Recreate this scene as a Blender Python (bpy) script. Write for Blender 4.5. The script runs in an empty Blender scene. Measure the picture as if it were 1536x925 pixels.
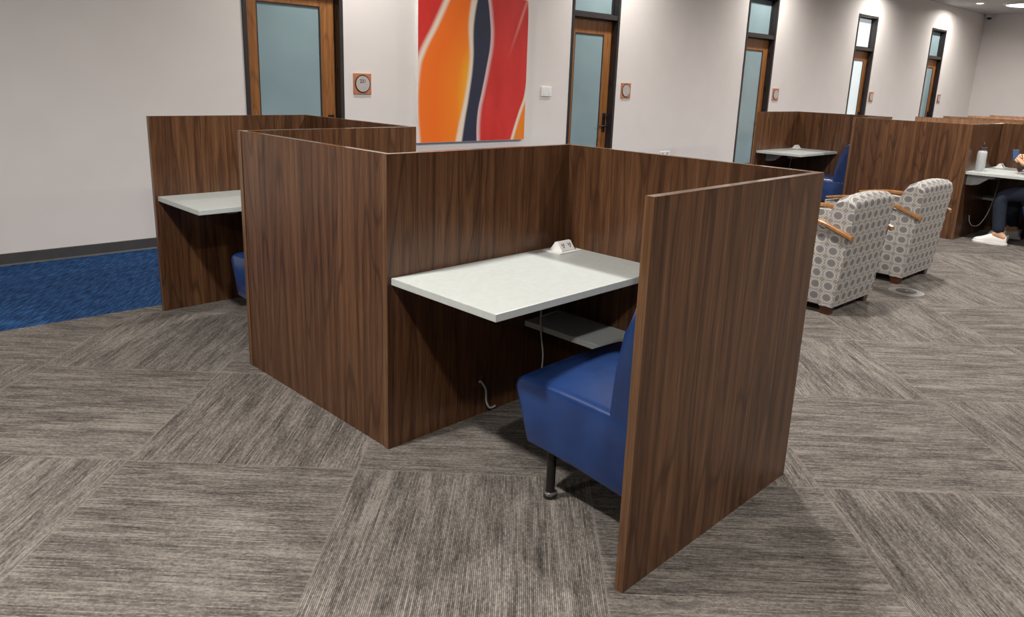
import bpy, bmesh, math, random
from mathutils import Vector, Matrix, Euler

random.seed(7)
SC = bpy.context.scene
COL = SC.collection
PI = math.pi
T_ = .03          # panel thickness
H_ = 1.22         # panel height
PT = 1.2095       # row pitch of the carrel run
WD = 1.045        # inside width of a carrel
WALL_Y = 6.64
CEIL = 3.498
FAR_X = 22.08

# ------------------------------------------------------------------ helpers
def lin(c):
    def f(v):
        v /= 255.0
        return v / 12.92 if v <= .04045 else ((v + .055) / 1.055) ** 2.4
    return (f(c[0]), f(c[1]), f(c[2]), 1.0)

def link(o, parent=None):
    COL.objects.link(o)
    if parent is not None:
        o.parent = parent
    return o

def obj(name, bm, mat, parent=None, smooth=None, loc=None, rot=None):
    me = bpy.data.meshes.new(name)
    bmesh.ops.recalc_face_normals(bm, faces=bm.faces)
    bm.to_mesh(me)
    bm.free()
    if mat is not None:
        for m in (mat if isinstance(mat, (list, tuple)) else [mat]):
            me.materials.append(m)
    o = bpy.data.objects.new(name, me)
    if loc is not None: o.location = loc
    if rot is not None: o.rotation_euler = rot
    link(o, parent)
    if smooth is not None:
        for p in me.polygons: p.use_smooth = True
        if smooth < 3.1:
            try:
                me.set_sharp_from_angle(angle=smooth)
            except Exception:
                pass
    return o

def empty(name, loc=(0, 0, 0), rz=0.0):
    o = bpy.data.objects.new(name, None)
    o.empty_display_size = .1
    o.location = loc
    o.rotation_euler = (0, 0, rz)
    COL.objects.link(o)
    return o

def tag(o, label=None, cat=None, group=None, kind=None):
    if label: o['label'] = label
    if cat: o['category'] = cat
    if group: o['group'] = group
    if kind: o['kind'] = kind
    return o

def copy_tree(o, parent=None):
    c = o.copy()
    COL.objects.link(c)
    if parent is not None: c.parent = parent
    for ch in list(o.children):
        copy_tree(ch, c)
    return c

def BM(): return bmesh.new()

def box(bm, lo, hi, bev=0.0, seg=2, mi=0):
    x0, y0, z0 = lo; x1, y1, z1 = hi
    vs = [bm.verts.new(p) for p in ((x0,y0,z0),(x1,y0,z0),(x1,y1,z0),(x0,y1,z0),(x0,y0,z1),(x1,y0,z1),(x1,y1,z1),(x0,y1,z1))]
    fs = [bm.faces.new([vs[i] for i in q]) for q in ((3,2,1,0),(4,5,6,7),(0,1,5,4),(1,2,6,5),(2,3,7,6),(3,0,4,7))]
    for f in fs: f.material_index = mi
    if bev > 0:
        es = list({e for f in fs for e in f.edges})
        bmesh.ops.bevel(bm, geom=es, offset=bev, segments=seg, profile=.5, affect='EDGES')
    return vs

def prism(bm, pts, axis, a, b, bev=0.0, seg=2, mi=0, sel=None):
    """extrude a 2-D outline between a and b along an axis"""
    def P(p, t):
        if axis == 'x': return (t, p[0], p[1])
        if axis == 'y': return (p[0], t, p[1])
        return (p[0], p[1], t)
    A = [bm.verts.new(P(p, a)) for p in pts]
    B = [bm.verts.new(P(p, b)) for p in pts]
    n = len(pts); fs = [bm.faces.new(A), bm.faces.new(B[::-1])]
    for i in range(n):
        fs.append(bm.faces.new([A[i], B[i], B[(i+1) % n], A[(i+1) % n]]))
    for f in fs: f.material_index = mi
    if bev > 0:
        if sel == 'caps': es = list({e for f in fs[:2] for e in f.edges})
        else: es = list({e for f in fs for e in f.edges})
        bmesh.ops.bevel(bm, geom=es, offset=bev, segments=seg, profile=.5, affect='EDGES')

def smooth_path(pts, n=6):
    P = [Vector(p) for p in pts]
    out = []
    for i in range(len(P) - 1):
        p0 = P[max(i-1, 0)]; p1 = P[i]; p2 = P[i+1]; p3 = P[min(i+2, len(P)-1)]
        for k in range(n):
            t = k / n
            out.append(.5*((2*p1) + (p2-p0)*t + (2*p0-5*p1+4*p2-p3)*t*t + (3*p1-p0-3*p2+p3)*t*t*t))
    out.append(P[-1])
    return out

def tube(bm, pts, rad, seg=10, cap=True):
    P = [Vector(p) for p in pts]
    R = rad if isinstance(rad, (list, tuple)) else [rad]*len(P)
    rings = []
    up = None
    for i, p in enumerate(P):
        t = (P[min(i+1, len(P)-1)] - P[max(i-1, 0)]).normalized()
        if up is None:
            up = Vector((0, 0, 1)) if abs(t.z) < .9 else Vector((1, 0, 0))
        s = t.cross(up).normalized(); u = s.cross(t).normalized(); up = u
        rings.append([bm.verts.new(p + (s*math.cos(a)+u*math.sin(a))*R[i]) for a in [2*PI*k/seg for k in range(seg)]])
    for a, b in zip(rings, rings[1:]):
        for k in range(seg):
            bm.faces.new([a[k], a[(k+1) % seg], b[(k+1) % seg], b[k]])
    if cap:
        bm.faces.new(rings[0][::-1]); bm.faces.new(rings[-1])

def lathe(bm, prof, c=(0, 0, 0), seg=24):
    rings = []
    for r, z in prof:
        if r < 1e-5:
            rings.append([bm.verts.new((c[0], c[1], c[2]+z))])
        else:
            rings.append([bm.verts.new((c[0]+r*math.cos(2*PI*k/seg), c[1]+r*math.sin(2*PI*k/seg), c[2]+z)) for k in range(seg)])
    for a, b in zip(rings, rings[1:]):
        for k in range(seg):
            k2 = (k+1) % seg
            if len(a) == 1 and len(b) == 1: continue
            if len(a) == 1: bm.faces.new([a[0], b[k2], b[k]])
            elif len(b) == 1: bm.faces.new([a[k], a[k2], b[0]])
            else: bm.faces.new([a[k], a[k2], b[k2], b[k]])

# ------------------------------------------------------------------ materials
class NT:
    def __init__(s, name):
        s.m = bpy.data.materials.new(name); s.m.use_nodes = True
        s.t = s.m.node_tree
        s.b = s.t.nodes['Principled BSDF']
    def n(s, kind, **kw):
        nd = s.t.nodes.new(kind)
        for k, v in kw.items(): setattr(nd, k, v)
        return nd
    def put(s, sock, v):
        if isinstance(v, bpy.types.NodeSocket): s.t.links.new(v, sock)
        else: sock.default_value = v
    def math(s, op, a, b=None, c=None, clamp=False):
        nd = s.n('ShaderNodeMath', operation=op); nd.use_clamp = clamp
        s.put(nd.inputs[0], a)
        if b is not None: s.put(nd.inputs[1], b)
        if c is not None: s.put(nd.inputs[2], c)
        return nd.outputs[0]
    def xyz(s, v):
        nd = s.n('ShaderNodeSeparateXYZ'); s.put(nd.inputs[0], v); return nd.outputs
    def vec(s, x, y, z):
        nd = s.n('ShaderNodeCombineXYZ')
        for i, v in enumerate((x, y, z)): s.put(nd.inputs[i], v)
        return nd.outputs[0]
    def noise(s, v, scale, detail=2.0, rough=.5, dim='3D'):
        nd = s.n('ShaderNodeTexNoise', noise_dimensions=dim)
        s.put(nd.inputs['Vector'], v); nd.inputs['Scale'].default_value = scale
        nd.inputs['Detail'].default_value = detail; nd.inputs['Roughness'].default_value = rough
        return nd.outputs[0]
    def ramp(s, fac, stops, interp='LINEAR'):
        nd = s.n('ShaderNodeValToRGB'); cr = nd.color_ramp; cr.interpolation = interp
        while len(cr.elements) < len(stops): cr.elements.new(.5)
        for e, (p, c) in zip(cr.elements, stops):
            e.position = p; e.color = lin(c)
        s.put(nd.inputs[0], fac); return nd.outputs[0]
    def mix(s, fac, a, b, mode='MIX'):
        nd = s.n('ShaderNodeMix', data_type='RGBA', blend_type=mode)
        s.put(nd.inputs[0], fac)
        s.put(nd.inputs[6], a if isinstance(a, bpy.types.NodeSocket) else lin(a) if len(a) == 3 else a)
        s.put(nd.inputs[7], b if isinstance(b, bpy.types.NodeSocket) else lin(b) if len(b) == 3 else b)
        return nd.outputs[2]
    def step(s, v, lo, hi):
        nd = s.n('ShaderNodeMapRange', interpolation_type='SMOOTHSTEP')
        s.put(nd.inputs[0], v); s.put(nd.inputs[1], lo); s.put(nd.inputs[2], hi)
        return nd.outputs[0]
    def coord(s, which='Object'): return s.n('ShaderNodeTexCoord').outputs[which]
    def rnd(s): return s.n('ShaderNodeObjectInfo').outputs['Random']
    def col(s, c): s.put(s.b.inputs['Base Color'], c if isinstance(c, bpy.types.NodeSocket) else lin(c))
    def set(s, **kw):
        names = dict(rough='Roughness', metal='Metallic', spec='Specular IOR Level', coat='Coat Weight', coatr='Coat Roughness', sheen='Sheen Weight', emis='Emission Strength', trans='Transmission Weight', alpha='Alpha')
        for k, v in kw.items():
            if k == 'ecol': s.b.inputs['Emission Color'].default_value = lin(v)
            else: s.put(s.b.inputs[names[k]], v)
        return s
    def bump(s, h, strength=.2, dist=.002):
        nd = s.n('ShaderNodeBump'); nd.inputs['Strength'].default_value = strength; nd.inputs['Distance'].default_value = dist
        s.put(nd.inputs['Height'], h); s.t.links.new(nd.outputs[0], s.b.inputs['Normal'])

def plain(name, c, rough=.5, var=.06, scale=12, **kw):
    m = NT(name)
    nz = m.noise(m.coord(), scale, 3)
    d = tuple(max(0, v*(1-var)) for v in c); l = tuple(min(255, v*(1+var)) for v in c)
    m.col(m.ramp(nz, [(.3, d), (.7, l)]))
    m.set(rough=rough, **kw)
    return m.m

def wood(name, dark, mid, light, rough=.36, ring=10.0, spread=5.2, coat=0.0, spec=.5):
    m = NT(name)
    x, y, z = m.xyz(m.coord())
    u = m.math('ADD', x, y)
    off = m.math('MULTIPLY', m.rnd(), 37.0)
    base = m.noise(m.vec(m.math('MULTIPLY', u, spread), m.math('ADD', m.math('MULTIPLY', z, .55), off), off), 1.0, 1.5, .45)
    contour = m.math('FRACT', m.math('MULTIPLY', base, ring))
    tri = m.math('ABSOLUTE', m.math('SUBTRACT', contour, .5))          # 0..0.5
    line = m.step(tri, .33, .5)
    fib = m.noise(m.vec(m.math('MULTIPLY', u, 230.0), m.math('ADD', m.math('MULTIPLY', z, 5.0), off), off), 1.0, 3.0, .65)
    band = m.noise(m.vec(m.math('MULTIPLY', u, 27.0), m.math('ADD', m.math('MULTIPLY', z, .5), off), off), 1.0, 2.0, .55)
    mixv = m.math('ADD', m.math('MULTIPLY', band, .5), m.math('MULTIPLY', fib, .5))
    c = m.ramp(mixv, [(.33, dark), (.5, mid), (.68, light)])
    c = m.mix(m.math('MULTIPLY', line, .55), c, dark)
    m.col(c)
    m.set(rough=rough, spec=spec, coat=coat)
    m.bump(fib, .05, .0006)
    return m.m

M = {}
M['walnut'] = wood('walnut_laminate', (50, 31, 20), (88, 58, 38), (116, 82, 55), rough=.31, spec=.4)
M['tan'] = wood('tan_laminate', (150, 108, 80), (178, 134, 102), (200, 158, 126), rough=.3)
M['edge'] = wood('walnut_edge_band', (82, 56, 36), (104, 74, 50), (124, 92, 64), rough=.16, spread=9)
M['doorwood'] = wood('door_veneer', (112, 70, 36), (148, 96, 52), (178, 124, 74), rough=.32, spread=6)
M['armwood'] = wood('armrest_wood', (126, 84, 46), (158, 110, 64), (182, 134, 84), rough=.22, coat=.3)
M['legwood'] = plain('dark_leg_wood', (74, 40, 26), .35)
M['desk'] = plain('desk_laminate', (188, 193, 190), .36, .02, 40)
M['wallpaint'] = plain('wall_paint', (226, 220, 216), .75, .008, 3)
M['ceilpaint'] = plain('ceiling_paint', (186, 183, 178), .85, .01, 3)
M['taupe'] = plain('taupe_paint', (84, 79, 75), .8, .02, 3)
M['frame'] = plain('bronze_frame_metal', (52, 48, 47), .35, .04)
M['rubber'] = plain('rubber_base', (70, 68, 67), .45, .04)
M['copper'] = plain('copper_plate', (206, 134, 98), .38, .05, metal=.35)
M['disc'] = plain('sign_disc', (186, 178, 174), .42, .03)
M['ink'] = plain('sign_lettering', (70, 58, 54), .5)
M['signring'] = plain('sign_ring', (58, 40, 34), .4)
M['white'] = plain('white_plastic', (240, 240, 238), .35, .01)
M['slot'] = plain('socket_black', (40, 40, 42), .5)
M['cord'] = plain('grey_cord', (178, 176, 174), .45)
M['blackmetal'] = plain('black_metal', (34, 32, 32), .35, .05)
M['legmetal'] = plain('chair_leg_metal', (46, 42, 40), .3, .05, metal=.5)
M['steel'] = plain('steel_ring', (150, 148, 146), .3, .05, metal=.8)
M['bracket'] = plain('grey_bracket', (150, 152, 156), .4)
M['bottle'] = plain('bottle_grey', (182, 184, 186), .4, .03)
M['lid'] = plain('bottle_lid', (50, 32, 44), .4)
M['puck'] = plain('floor_box_metal', (150, 146, 142), .4, .05, metal=.4)
M['skin'] = plain('skin', (222, 172, 140), .5, .03, 20)
M['shirt'] = plain('shirt_cloth', (70, 78, 92), .85, .06)
M['trouser'] = plain('trouser_cloth', (26, 34, 52), .85, .08, 40)
M['shoe'] = plain('shoe_white', (236, 234, 230), .5, .02)
M['shoegrey'] = plain('shoe_trim', (110, 112, 114), .5)
M['hair'] = plain('hair_brown', (52, 38, 30), .6, .2, 60)
M['eye'] = plain('eye_white', (230, 228, 224), .3)
M['iris'] = plain('iris_brown', (60, 40, 28), .3)
M['lip'] = plain('lip', (186, 118, 104), .5)
M['phone'] = plain('phone_shell', (40, 44, 54), .3)
M['laptop'] = plain('laptop_shell', (140, 142, 148), .35)
M['lapdark'] = plain('laptop_dark', (34, 38, 48), .3)
M['dome'] = plain('camera_housing', (206, 206, 204), .4)

def screen():
    m = NT('phone_screen'); m.col((70, 92, 128)); m.set(rough=.2, emis=.08, ecol=(96, 122, 165)); return m.m
M['screen'] = screen()

def leather():
    m = NT('blue_vinyl')
    co = m.coord()
    nz = m.noise(co, 7, 2)
    m.col(m.ramp(nz, [(.3, (24, 50, 100)), (.7, (30, 60, 114))]))
    m.set(rough=.24, spec=.6, coat=.25, coatr=.2)
    m.bump(m.noise(co, 260, 2), .05, .0005)
    return m.m
M['vinyl'] = leather()

def glassmat(name, c, emis=0.0, ecol=(255, 255, 255)):
    m = NT(name)
    nz = m.noise(m.coord(), 2.0, 1)
    m.col(m.ramp(nz, [(.3, tuple(v*.97 for v in c)), (.7, tuple(min(255, v*1.03) for v in c))]))
    m.set(rough=.12, spec=.55, emis=emis, ecol=ecol)
    return m.m
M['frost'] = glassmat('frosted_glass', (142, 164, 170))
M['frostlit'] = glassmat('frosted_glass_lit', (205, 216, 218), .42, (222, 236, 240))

def lampmat(name, c, e):
    m = NT(name); m.col((240, 240, 236)); m.set(rough=.5, emis=e, ecol=c); return m.m
M['lens'] = lampmat('lamp_lens', (255, 247, 236), 9.0)

def carpet():
    m = NT('carpet')
    x, y, z = m.xyz(m.coord())
    t = math.radians(-45 + 1.75)
    a = m.math('ADD', m.math('MULTIPLY', x, math.cos(t)), m.math('MULTIPLY', y, math.sin(t)))
    b = m.math('ADD', m.math('MULTIPLY', x, -math.sin(t)), m.math('MULTIPLY', y, math.cos(t)))
    P = .909
    an = m.math('DIVIDE', m.math('SUBTRACT', a, -.603), P)
    bn = m.math('DIVIDE', m.math('SUBTRACT', b, 2.643), P)
    i = m.math('FLOOR', an); j = m.math('FLOOR', bn)
    par = m.math('FLOORED_MODULO', m.math('ADD', i, j), 2.0)          # 1 -> ribs along b
    fa = m.math('SUBTRACT', an, i); fb = m.math('SUBTRACT', bn, j)
    inv = m.math('SUBTRACT', 1.0, par)
    s = m.math('ADD', m.math('MULTIPLY', a, par), m.math('MULTIPLY', b, inv))
    al = m.math('ADD', m.math('MULTIPLY', b, par), m.math('MULTIPLY', a, inv))
    fs = m.math('ADD', m.math('MULTIPLY', fa, par), m.math('MULTIPLY', fb, inv))
    # two planks in every square
    pk = m.math('FLOOR', m.math('MULTIPLY', fs, 2.0))
    seed = m.math('ADD', m.math('MULTIPLY', i, 7.31), m.math('ADD', m.math('MULTIPLY', j, 3.77), m.math('MULTIPLY', pk, 1.93)))
    # rows of loop pile
    row = m.math('FLOOR', m.math('MULTIPLY', s, 165.0))
    loops = m.noise(m.vec(m.math('MULTIPLY', row, 3.17), m.math('MULTIPLY', al, 55.0), seed), 1.0, 2.0, .7)
    rowc = m.noise(m.vec(m.math('MULTIPLY', row, 5.3), m.math('MULTIPLY', al, 4.5), seed), 1.0, 2.0, .65)
    band = m.noise(m.vec(m.math('MULTIPLY', s, 15.0), m.math('MULTIPLY', al, 2.6), seed), 1.0, 4.0, .65)
    rib = m.math('ABSOLUTE', m.math('SUBTRACT', m.math('FRACT', m.math('MULTIPLY', s, 165.0)), .5))
    v = m.math('ADD', m.math('MULTIPLY', loops, .38), m.math('ADD', m.math('MULTIPLY', rowc, .42), m.math('MULTIPLY', band, .36)))
    v = m.math('SUBTRACT', v, m.math('MULTIPLY', m.step(rib, .2, .5), .17))
    grey = m.ramp(v, [(.34, (46, 42, 39)), (.47, (86, 81, 76)), (.56, (110, 104, 99)), (.68, (143, 136, 129))])
    # seams between the squares
    da = m.math('ABSOLUTE', m.math('SUBTRACT', m.math('FRACT', m.math('ADD', an, .5)), .5))
    db = m.math('ABSOLUTE', m.math('SUBTRACT', m.math('FRACT', m.math('ADD', bn, .5)), .5))
    seam = m.math('SUBTRACT', 1.0, m.step(m.math('MINIMUM', da, db), .0025, .006))
    grey = m.mix(m.math('MULTIPLY', seam, .4), grey, (132, 125, 118))
    # blue broadloom strip along the wall
    u1 = m.math('ADD', m.math('MULTIPLY', x, .62), m.math('MULTIPLY', y, .78))
    v1 = m.math('SUBTRACT', m.math('MULTIPLY', y, .62), m.math('MULTIPLY', x, .78))
    bl = m.noise(m.vec(m.math('MULTIPLY', u1, 9.0), m.math('MULTIPLY', v1, 80.0), 0.0), 1.0, 3.0, .65)
    blue = m.ramp(bl, [(.32, (14, 30, 58)), (.5, (26, 60, 104)), (.68, (58, 96, 142))])
    isb = m.math('GREATER_THAN', y, 4.96)
    m.col(m.mix(isb, grey, blue))
    m.set(rough=.95, spec=.15)
    m.bump(v, .5, .004)
    return m.m
M['carpet'] = carpet()

def upholstery():
    m = NT('patterned_upholstery')
    x, y, z = m.xyz(m.coord())
    nx, ny, nz = m.xyz(m.coord('Normal'))
    useY = m.math('GREATER_THAN', m.math('ABSOLUTE', nx), .6)
    top = m.math('GREATER_THAN', m.math('ABSOLUTE', nz), .75)
    u = m.math('ADD', m.math('MULTIPLY', y, useY), m.math('MULTIPLY', x, m.math('SUBTRACT', 1.0, useY)))
    w = m.math('ADD', m.math('MULTIPLY', z, m.math('SUBTRACT', 1.0, top)), m.math('MULTIPLY', y, top))
    PV = .082
    un = m.math('DIVIDE', u, m.math('ADD', .098, m.math('MULTIPLY', useY, -.004))); vn = m.math('DIVIDE', w, PV)
    def cell(du, dv):
        fu = m.math('SUBTRACT', m.math('FRACT', m.math('ADD', un, du)), .5)
        fv = m.math('SUBTRACT', m.math('FRACT', m.math('ADD', vn, dv)), .5)
        return fu, fv
    fu, fv = cell(0, 0)
    gu, gv = cell(.5, .5)
    r = m.math('SQRT', m.math('ADD', m.math('POWER', fu, 2.0), m.math('POWER', fv, 2.0)))
    disc = m.math('SUBTRACT', 1.0, m.step(r, .25, .31))
    ringd = m.math('ABSOLUTE', m.math('SUBTRACT', r, .385))
    ring = m.math('SUBTRACT', 1.0, m.step(ringd, .012, .042))
    # small diamonds of four between the ovals
    dm = m.math('ADD', m.math('ABSOLUTE', gu), m.math('ABSOLUTE', gv))
    ind = m.math('SUBTRACT', 1.0, m.step(dm, .20, .23))
    cr = m.math('MINIMUM', m.math('ABSOLUTE', m.math('ADD', gu, gv)), m.math('ABSOLUTE', m.math('SUBTRACT', gu, gv)))
    dots = m.math('MULTIPLY', ind, m.step(cr, .02, .045))
    outl = m.math('SUBTRACT', 1.0, m.step(m.math('ABSOLUTE', m.math('SUBTRACT', dm, .275)), .012, .035))
    weave = m.noise(m.coord(), 420, 2)
    base = m.ramp(weave, [(.3, (142, 138, 135)), (.7, (164, 160, 156))])
    c = m.mix(disc, base, (122, 119, 120))
    c = m.mix(m.math('MULTIPLY', dots, .85), c, (128, 123, 118))
    c = m.mix(m.math('MAXIMUM', ring, outl), c, (200, 195, 189))
    m.col(c)
    m.set(rough=.9, spec=.2)
    m.bump(weave, .25, .001)
    return m.m
M['fabric'] = upholstery()

def painting():
    m = NT('abstract_canvas_paint')
    x, y, z = m.xyz(m.coord())                # object: u along x (0..1.55), v from the top down
    u = m.math('DIVIDE', x, 1.55); v = m.math('SUBTRACT', 1.0, m.math('DIVIDE', z, 1.575))
    def curve(pts):
        nd = m.n('ShaderNodeFloatCurve'); cv = nd.mapping.curves[0]
        while len(cv.points) < len(pts): cv.points.new(.5, .5)
        for p, (a, b) in zip(cv.points, pts): p.location = (a, b)
        nd.mapping.update(); m.put(nd.inputs[1], v); return nd.outputs[0]
    c1 = curve([(0, .27), (.22, .15), (.42, .03), (.5, 0), (1, 0)])
    c2 = curve([(0, .475), (.2, .445), (.45, .46), (.7, .42), (.85, .38), (1, .345)])
    c3 = curve([(0, .515), (.2, .475), (.45, .475), (.7, .44), (.85, .41), (1, .385)])
    c4 = curve([(0, .60), (.12, .625), (.3, .64), (.5, .605), (.65, .57), (.8, .535), (1, .53)])
    c5 = curve([(0, 1), (.66, 1), (.8, .945), (.9, .905), (1, .87)])
    d1 = m.math('SUBTRACT', u, c1)
    nz = m.noise(m.vec(m.math('MULTIPLY', u, 3.0), v, 0.0), 2.2, 3)
    red = m.ramp(nz, [(.3, (200, 34, 26)), (.7, (222, 52, 46))])
    orange = m.ramp(m.math('DIVIDE', d1, .46), [(0, (246, 116, 14)), (.35, (248, 112, 0)), (.75, (250, 132, 0)), (.93, (250, 168, 24)), (1, (248, 204, 110))])
    navy = (38, 42, 66)
    cream = (238, 222, 202)
    c = m.mix(m.step(d1, -.045, .0), red, cream)
    c = m.mix(m.step(d1, .003, .04), c, orange)
    c = m.mix(m.step(m.math('SUBTRACT', u, c2), -.03, .0), c, cream)
    c = m.mix(m.step(m.math('SUBTRACT', u, c3), -.012, .012), c, navy)
    d4 = m.math('SUBTRACT', u, c4)
    c = m.mix(m.step(d4, -.012, .0), c, (226, 190, 190))
    c = m.mix(m.step(d4, .004, .04), c, red)
    d5 = m.math('SUBTRACT', u, c5)
    c = m.mix(m.step(d5, -.02, .0), c, cream)
    c = m.mix(m.step(d5, .003, .03), c, (238, 132, 24))
    st = m.math('ABSOLUTE', m.math('SUBTRACT', m.math('SUBTRACT', u, .985), m.math('MULTIPLY', v, -.42)))
    stv = m.math('MULTIPLY', m.math('SUBTRACT', 1.0, m.step(st, .0, .022)), m.math('SUBTRACT', 1.0, m.step(v, .1, .45)))
    c = m.mix(m.math('MULTIPLY', stv, .45), c, (236, 180, 168))
    m.col(c); m.set(rough=.6)
    return m.m
M['paint'] = painting()
M['canvas'] = plain('canvas_edge', (234, 232, 230), .7, .01)

# ------------------------------------------------------------------ camera
F_PX, CY = 1117.96, 399.36
cam = bpy.data.cameras.new('camera'); co = bpy.data.objects.new('camera', cam); COL.objects.link(co)
r_ = Vector((0.7395850141131455, -0.6721629862186601, 0.03479837434237159))
d_ = Vector((-0.13881904957036592, -0.20292503924238228, -0.9693042349669467))
f_ = Vector((0.6585918906087735, 0.7120522090451591, -0.24338934491524125))
mw = Matrix.Identity(4)
for k in range(3):
    mw[k][0] = r_[k]; mw[k][1] = -d_[k]; mw[k][2] = -f_[k]
mw[2][3] = 1.51003
co.matrix_world = mw
cam.sensor_fit = 'HORIZONTAL'; cam.sensor_width = 36
cam.lens = 36*F_PX/1536; cam.shift_y = -(462.5-CY)/1536
cam.clip_start = .05; cam.clip_end = 100
SC.camera = co

# ------------------------------------------------------------------ the room
XL, YB = -6.0, -7.5
def struct(name, bm, m, parent=None, **k):
    o = obj(name, bm, m, parent, **k)
    if parent is None: o['kind'] = 'structure'
    return o

bm = BM(); box(bm, (XL-.15, YB-.15, -.1), (FAR_X+.15, WALL_Y+.3, 0)); struct('floor', bm, M['carpet'])
bm = BM(); box(bm, (XL-.15, YB-.15, CEIL), (FAR_X+.15, WALL_Y+.3, CEIL+.1)); struct('ceiling', bm, M['ceilpaint'])

DOORS = [(2.836, 3.822), (6.998, 7.905), (11.0, 11.915), (14.915, 15.80), (18.71, 19.60)]
DTOP = 2.955
bm = BM()
xs = XL-.15
for a, b in DOORS:
    box(bm, (xs, WALL_Y, 0), (a, WALL_Y+.2, CEIL)); box(bm, (a, WALL_Y, DTOP), (b, WALL_Y+.2, CEIL)); xs = b
box(bm, (xs, WALL_Y, 0), (FAR_X+.15, WALL_Y+.2, CEIL))
struct('wall_back', bm, M['wallpaint'])
bm = BM(); box(bm, (FAR_X, YB-.15, 0), (FAR_X+.15, WALL_Y, CEIL)); struct('wall_right', bm, M['wallpaint'])
bm = BM(); box(bm, (XL-.15, YB-.15, 0), (XL, WALL_Y, CEIL)); struct('wall_left', bm, M['taupe'])
bm = BM(); box(bm, (XL, YB-.15, 0), (FAR_X, YB, CEIL)); struct('wall_front', bm, M['taupe'])
bm = BM(); xs = XL
for a, b in DOORS + [(FAR_X, 0)]:
    prism(bm, [(WALL_Y, 0), (WALL_Y-.016, 0), (WALL_Y-.009, .012), (WALL_Y-.007, .088), (WALL_Y, .092)], 'x', xs, a); xs = b
struct('baseboard_back', bm, M['rubber'])
bm = BM()
prism(bm, [(FAR_X, 0), (FAR_X-.016, 0), (FAR_X-.009, .012), (FAR_X-.007, .088), (FAR_X, .092)], 'y', YB, WALL_Y-.02)
struct('baseboard_right', bm, M['rubber'])

def door(i, a, b, glass, gtrans):
    root = empty('door_%d' % i, ((a+b)/2, WALL_Y+.06, 0)); root['kind'] = 'structure'
    root['label'] = ['wood door with frosted glass left of the abstract painting', 'wood door with frosted glass and transom right of the painting', 'wood door with frosted glass behind the corner of the far carrel', 'wood door whose frosted glass glows white from inside', 'farthest wood door, nearest the room corner'][i-1]
    w2 = (b-a)/2; y0 = -.07; y1 = .14; J = .04
    bm = BM()
    box(bm, (-w2, y0, 0), (-w2+J, y1, DTOP), .002, 1); box(bm, (w2-J, y0, 0), (w2, y1, DTOP), .002, 1)
    box(bm, (-w2+J, y0, DTOP-J), (w2-J, y1, DTOP), .002, 1); box(bm, (-w2+J, y0+.01, 2.295), (w2-J, y1, 2.355), .002, 1)
    # door stop
    box(bm, (-w2+J, .075, 0), (-w2+J+.012, y1, 2.295)); box(bm, (w2-J-.012, .075, 0), (w2-J, y1, 2.295))
    obj('door_frame', bm, M['frame'], root)
    bm = BM(); l0, l1 = -w2+J+.004, w2-J-.004; ly0, ly1 = .03, .072; ST = .125 if i > 1 else .125
    g0, g1, gz0, gz1 = l0+ST, l1-ST-.02, .25, 2.11
    box(bm, (l0, ly0, .008), (g0, ly1, 2.288), .002, 1); box(bm, (g1, ly0, .008), (l1, ly1, 2.288), .002, 1)
    box(bm, (g0, ly0, .008), (g1, ly1, gz0), .002, 1); box(bm, (g0, ly0, gz1), (g1, ly1, 2.288), .002, 1)
    leaf = obj('door_leaf', bm, M['doorwood'], root)
    bm = BM(); s = .01
    box(bm, (g0, ly0+.012, gz0), (g1, ly1-.012, gz1)); obj('glass_pane', bm, glass, leaf)
    bm = BM()
    for q in (((g0, gz0), (g0+s, gz1)), ((g1-s, gz0), (g1, gz1)), ((g0+s, gz1-s), (g1-s, gz1)), ((g0+s, gz0), (g1-s, gz0+s))):
        box(bm, (q[0][0], ly0+.002, q[0][1]), (q[1][0], ly0+.014, q[1][1]))
    obj('glazing_bead', bm, M['frame'], leaf)
    bm = BM(); box(bm, (-w2+J, .045, 2.355), (w2-J, .06, DTOP-J)); obj('transom_pane', bm, gtrans, root)
    bm = BM(); box(bm, (-w2+J, .03, 2.355), (-w2+J+.02, .047, DTOP-J)); box(bm, (w2-J-.02, .03, 2.355), (w2-J, .047, DTOP-J))
    box(bm, (-w2+J+.02, .03, 2.355), (w2-J-.02, .047, 2.375)); box(bm, (-w2+J+.02, .03, DTOP-J-.02), (w2-J-.02, .047, DTOP-J))
    obj('transom_bead', bm, M['frame'], root)
    # lever handle on a tall plate
    hx = l1-.055
    bm = BM(); box(bm, (hx-.03, ly0-.012, .86), (hx+.03, ly0, 1.11), .004, 2)
    hp = obj('handle_plate', bm, M['blackmetal'], leaf)
    bm = BM(); tube(bm, [(hx, ly0-.008, .945), (hx, ly0-.045, .945)], .016, 12)
    tube(bm, smooth_path([(hx+.012, ly0-.05, .945), (hx-.03, ly0-.056, .945), (hx-.125, ly0-.05, .942)], 5), .0105, 10)
    lathe(bm, [(0, 0), (.017, 0), (.017, .02), (0, .02)], (hx, ly0-.03, 1.05), 14)
    obj('door_handle', bm, M['blackmetal'], leaf, smooth=.6)
    # hinges / closer screws on the jamb
    bm = BM()
    for z in (.3, 1.5, 2.05):
        box(bm, (w2-J-.004, -.02, z-.05), (w2-J+.001, .02, z+.05))
    obj('strike_plate', bm, M['blackmetal'], root)
    return root
for i, (a, b) in enumerate(DOORS):
    door(i+1, a, b, M['frostlit'] if i == 3 else M['frost'], M['frostlit'] if i == 3 else M['frost'])

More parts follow.
